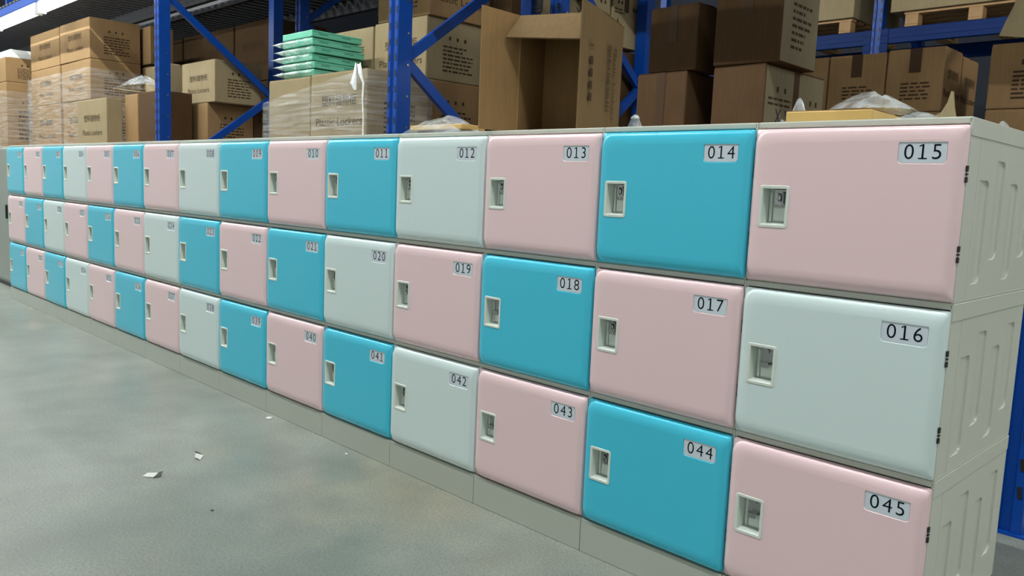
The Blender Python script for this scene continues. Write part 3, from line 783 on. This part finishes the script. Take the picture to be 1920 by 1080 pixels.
# ------------------------------------------------------------------ the open carton on the lockers
def sheet(name, parent, pts, t, mat):
    """cardboard sheet: four corners, extruded along its normal"""
    p = [Vector(q) for q in pts]; nrm = (p[1]-p[0]).cross(p[3]-p[0]).normalized()*t
    bm = bmesh.new()
    A = [bm.verts.new(q) for q in p]; B = [bm.verts.new(q+nrm) for q in p]
    bm.faces.new(A[::-1]); bm.faces.new(B)
    for i in range(4): bm.faces.new((A[i], A[(i+1) % 4], B[(i+1) % 4], B[i]))
    return put(name, mesh(name, bm), mat, parent)
def open_carton():
    # local frame: u to the right along the opening, v into the carton, z up
    r = empty('open_carton', (-1.165, .115, 1.0085), .37, 'empty open carton lying on its side on the lockers, flaps spread', 'carton')
    w, d, h, t = .234, .178, .312, .004
    sheet('bottom', r, ((0, 0, 0), (w, 0, 0), (w, d, 0), (0, d, 0)), t, 'cardi')
    sheet('back', r, ((0, d, 0), (w, d, 0), (w, d, h), (0, d, h)), t, 'cardi')
    sheet('left_side', r, ((0, 0, 0), (0, d, 0), (0, d, h), (0, 0, h)), t, 'cardi')
    rs = sheet('right_side', r, ((w, 0, 0), (w, d, 0), (w, d, h-.004), (w, 0, h)), -t, 'cardf')
    sheet('top', r, ((0, 0, h), (w, 0, h), (w, d, h-.004), (0, d, h)), -t, 'cardi')
    sheet('left_flap', r, ((0, 0, .004), (-.053, -.119, .004), (-.055, -.119, h+.005), (0, 0, h)), t, 'cardi')
    sheet('top_flap', r, ((0, 0, h), (w, 0, h), (w-.020, -.060, h-.078), (-.014, -.060, h-.066)), t, 'cardf')
    DX, DY = -.012, -.130
    fl = sheet('right_flap', r, ((w, 0, .0), (w+DX, DY, .002), (w+DX, DY, h+.004), (w, 0, h)), t, 'cardf')
    # print on the outer faces of the right flap and side, reading downwards
    def down(parent, s, P, ex, sz):
        me, wd, hh = text_mesh(s); k = sz/hh
        o = put('print', me, 'print', parent)
        xa, ya, za = Vector((0, 0, -1)), ex, Vector((0, 0, -1)).cross(ex)
        o.matrix_basis = Matrix(((xa.x*k*1.1, ya.x*k, za.x*k, P.x), (xa.y*k*1.1, ya.y*k, za.y*k, P.y), (xa.z*k*1.1, ya.z*k, za.z*k, P.z), (0, 0, 0, 1)))
    ex = Vector((-DX, -DY, 0)).normalized(); nrm = Vector((-DY, DX, 0)).normalized()
    down(fl, '上', Vector((w+DX, DY, .215))+nrm*.0052+ex*.055, ex, .024)
    for q in range(4):
        P = Vector((w+DX, DY, .178-q*.030))+nrm*.0052+ex*.055
        put('print_mark', MARK, 'print', fl, P, (0, 0, math.atan2(ex.y, ex.x)))
    ey = Vector((0, 1, 0))
    down(rs, '塑料储物柜', Vector((w+t+.0012, .050, .150)), ey, .030)
    down(rs, 'Plastic Lockers', Vector((w+t+.0012, .100, .140)), ey, .020)
open_carton()

# ------------------------------------------------------------------ bags and scraps on the lockers
def blob(parent, name, c, sx, sy, sz, seed, mat, rough=.35, sub=4, freq=2.2):
    bm = bmesh.new(); bmesh.ops.create_icosphere(bm, subdivisions=sub, radius=1)
    for v in bm.verts:
        n = noise.fractal(v.co*freq+Vector((seed, seed*2, 0)), .8, 2.2, 4)
        q = v.co*(1+rough*n)
        v.co = Vector((c[0]+q.x*sx, c[1]+q.y*sy, max(c[2], c[2]+q.z*sz)))
    return put(name, mesh(name, bm, True), mat, parent)
TOPZ = PH+3*LH
def tent(parent, name, sx, sy, H, z0, px, seed, mat, n=40):
    """loose film thrown over something: a peak with creased folds running down from it"""
    bm = bmesh.new(); V = []
    for i in range(n+1):
        for j in range(n+1):
            x, y = -1+2*i/n, -1+2*j/n
            dx, dy = x-px, y; th = math.atan2(dy, dx)
            r = math.hypot(x, y) if max(abs(x), abs(y)) == 0 else math.hypot(x, y)
            fall = max(0, 1-math.hypot(x, y)**1.6)**.85
            fold = abs(noise.noise(Vector((math.cos(th)*2.2+seed, math.sin(th)*2.2, .3))))
            small = noise.noise(Vector((x*4+seed, y*4, 1.7)))
            z = H*fall*(.80+.42*fold)+.10*H*small*fall
            V.append(bm.verts.new((x*sx*(1+.06*noise.noise(Vector((y*2, seed, 0)))), y*sy, z0+max(.0006, z))))
    for i in range(n):
        for j in range(n):
            k = i*(n+1)+j; q = (V[k], V[k+1], V[k+n+2], V[k+n+1])
            if math.hypot(-1+2*(i+.5)/n, -1+2*(j+.5)/n) < 1: bm.faces.new(q)
    bmesh.ops.delete(bm, geom=[v for v in bm.verts if not v.link_faces], context='VERTS')
    return put(name, mesh(name, bm, True), mat, parent)
def bags():
    r = empty('yellow_card_bag', (-1.53, .17, TOPZ), 0, 'clear bag with yellow card lying on the lockers left of the open carton', 'plastic bag')
    put('yellow_card', boxme('yc', -.115, .130, -.045, .05, .022, .036, .002), 'cardy', r)
    put('card_tray', boxme('yc2', -.10, .12, -.03, .06, .0, .021, .002), 'cardd', r)
    tent(r, 'bag', .158, .115, .062, .004, -.3, 3, 'bag')
    r = empty('flat_carton', (-.29, .10, TOPZ), .06, 'flat yellowish carton lying on the lockers above locker 015', 'carton')
    bm = bmesh.new(); box(bm, -.085, .085, 0, .20, 0, .0295, .002); put('carton_body', mesh('flatc', bm), 'cardy', r)
    put('flap', boxme('ft', -.085, .084, .004, .100, .030, .0312), 'cardi', r)
    def bag(loc, label, parts):
        q = empty('plastic_bag', (loc[0], loc[1], TOPZ), 0, label, 'plastic bag', 'clear plastic bags on the lockers')
        for fn, p in parts: fn(q, 'film', *p)
    bag((-.235, .17), 'big domed clear plastic bag on the flat carton', [(tent, (.084, .08, .037, .0305, .25, 11, 'bag'))])
    bag((-.135, .15), 'flat clear plastic bag lying right of the domed one', [(tent, (.065, .06, .026, 0, -.4, 12, 'bag'))])
    bag((-.372, .145), 'small upright clear plastic bag left of the flat carton', [(tent, (.022, .02, .066, 0, .1, 13, 'bag', 24)), (blob, ((-.028, 0, 0), .024, .02, .016, 14, 'bag', .35, 3))])
    bag((-.905, .30), 'small knotted clear plastic bag right of the open carton', [(tent, (.030, .02, .062, 0, .1, 15, 'bag', 24)), (blob, ((.004, -.006, .050), .012, .008, .010, 16, 'bagw', .4, 3))])
    bag((-.012, .21), 'tiny scrap of clear plastic at the right end of the locker top', [(tent, (.010, .010, .012, 0, .1, 17, 'bag', 16))])
    q = empty('torn_cardboard', (-.085, .14, TOPZ), -.5, 'torn pointed piece of cardboard standing on the lockers above locker 015', 'cardboard')
    bm = bmesh.new()
    outline = [(-.035, .0), (.022, .0), (.012, .030), (.006, .058), (.002, .060), (-.004, .040), (-.016, .024), (-.034, .017)]
    A = [bm.verts.new((x, .06*z*z*4, z)) for x, z in outline]; B = [bm.verts.new((x, .06*z*z*4+.003, z)) for x, z in outline]
    bm.faces.new(A); bm.faces.new(B[::-1])
    for i in range(len(A)): bm.faces.new((A[i], A[(i+1) % len(A)], B[(i+1) % len(A)], B[i]))
    put('sheet', mesh('torn', bm), 'cardl', q)
    # plastic on the raised flap of the left open carton
    q = empty('plastic_bag', (-6.95, 1.30, 1.60), 0, 'crumpled clear plastic lying on the raised flap at the left', 'plastic bag', 'clear plastic bags on cartons')
    tent(q, 'film', .34, .13, .10, 0, .2, 22, 'bag')
    # torn card hanging at the upper right
    q = empty('torn_cardboard', (-.475, 2.09, 1.445), .0, 'torn pale cardboard sheet hanging at the upper right corner', 'cardboard')
    bm = bmesh.new()
    outline = [(-.079, .075), (.090, .048), (.105, .26), (.10, 1.03), (-.02, 1.03), (-.026, .26), (-.039, .184), (-.061, .13)]
    A = [bm.verts.new((x, 0, z)) for x, z in outline]; B = [bm.verts.new((x, .004, z)) for x, z in outline]
    bm.faces.new(A); bm.faces.new(B[::-1])
    for i in range(len(A)): bm.faces.new((A[i], A[(i+1) % len(A)], B[(i+1) % len(A)], B[i]))
    put('sheet', mesh('torn2', bm), 'cardl', q)
    # scraps on the floor
    def scrap(x, y, s, rz, label, parts):
        q = empty('paper_scrap', (x, y, 0), rz, label, 'paper scrap', 'scraps on the concrete floor')
        for nm, pts, mat in parts:
            bm = bmesh.new(); A = [bm.verts.new((a*s, b*s, c*s+.0006)) for a, b, c in pts]; B = [bm.verts.new((a*s, b*s, c*s+.0018)) for a, b, c in pts]
            bm.faces.new(A); bm.faces.new(B[::-1])
            for i in range(len(A)): bm.faces.new((A[i], A[(i+1) % len(A)], B[(i+1) % len(A)], B[i]))
            put(nm, mesh(nm, bm), mat, q)
    sheetp = ('fold', ((-1, -.3, 0), (.3, -.5, .05), (.55, .35, .28), (-.7, .3, .22)), 'paper')
    darkp = ('dark_edge', ((.35, -.5, 0), (1, -.1, .08), (.9, .5, .42), (.5, .35, .32)), 'paperd')
    scrap(-1.87, -.59, .026, .75, 'folded scrap of paper with a dark edge, nearest on the floor', (sheetp, darkp))
    scrap(-1.95, -.42, .028, 2.6, 'curled scrap of paper with a dark tip, second on the floor', (sheetp, darkp))
    scrap(-2.20, -.045, .016, .6, 'small pale scrap on the floor beside the plinth', (sheetp,))
    scrap(-1.53, -.57, .006, .2, 'tiny dark crumb on the floor in the foreground', (('crumb', sheetp[1], 'paperd'),))
    scrap(-1.70, -.05, .006, .2, 'tiny white crumb on the floor near the plinth of locker 041', (('crumb', sheetp[1], 'foam'),))
bags()
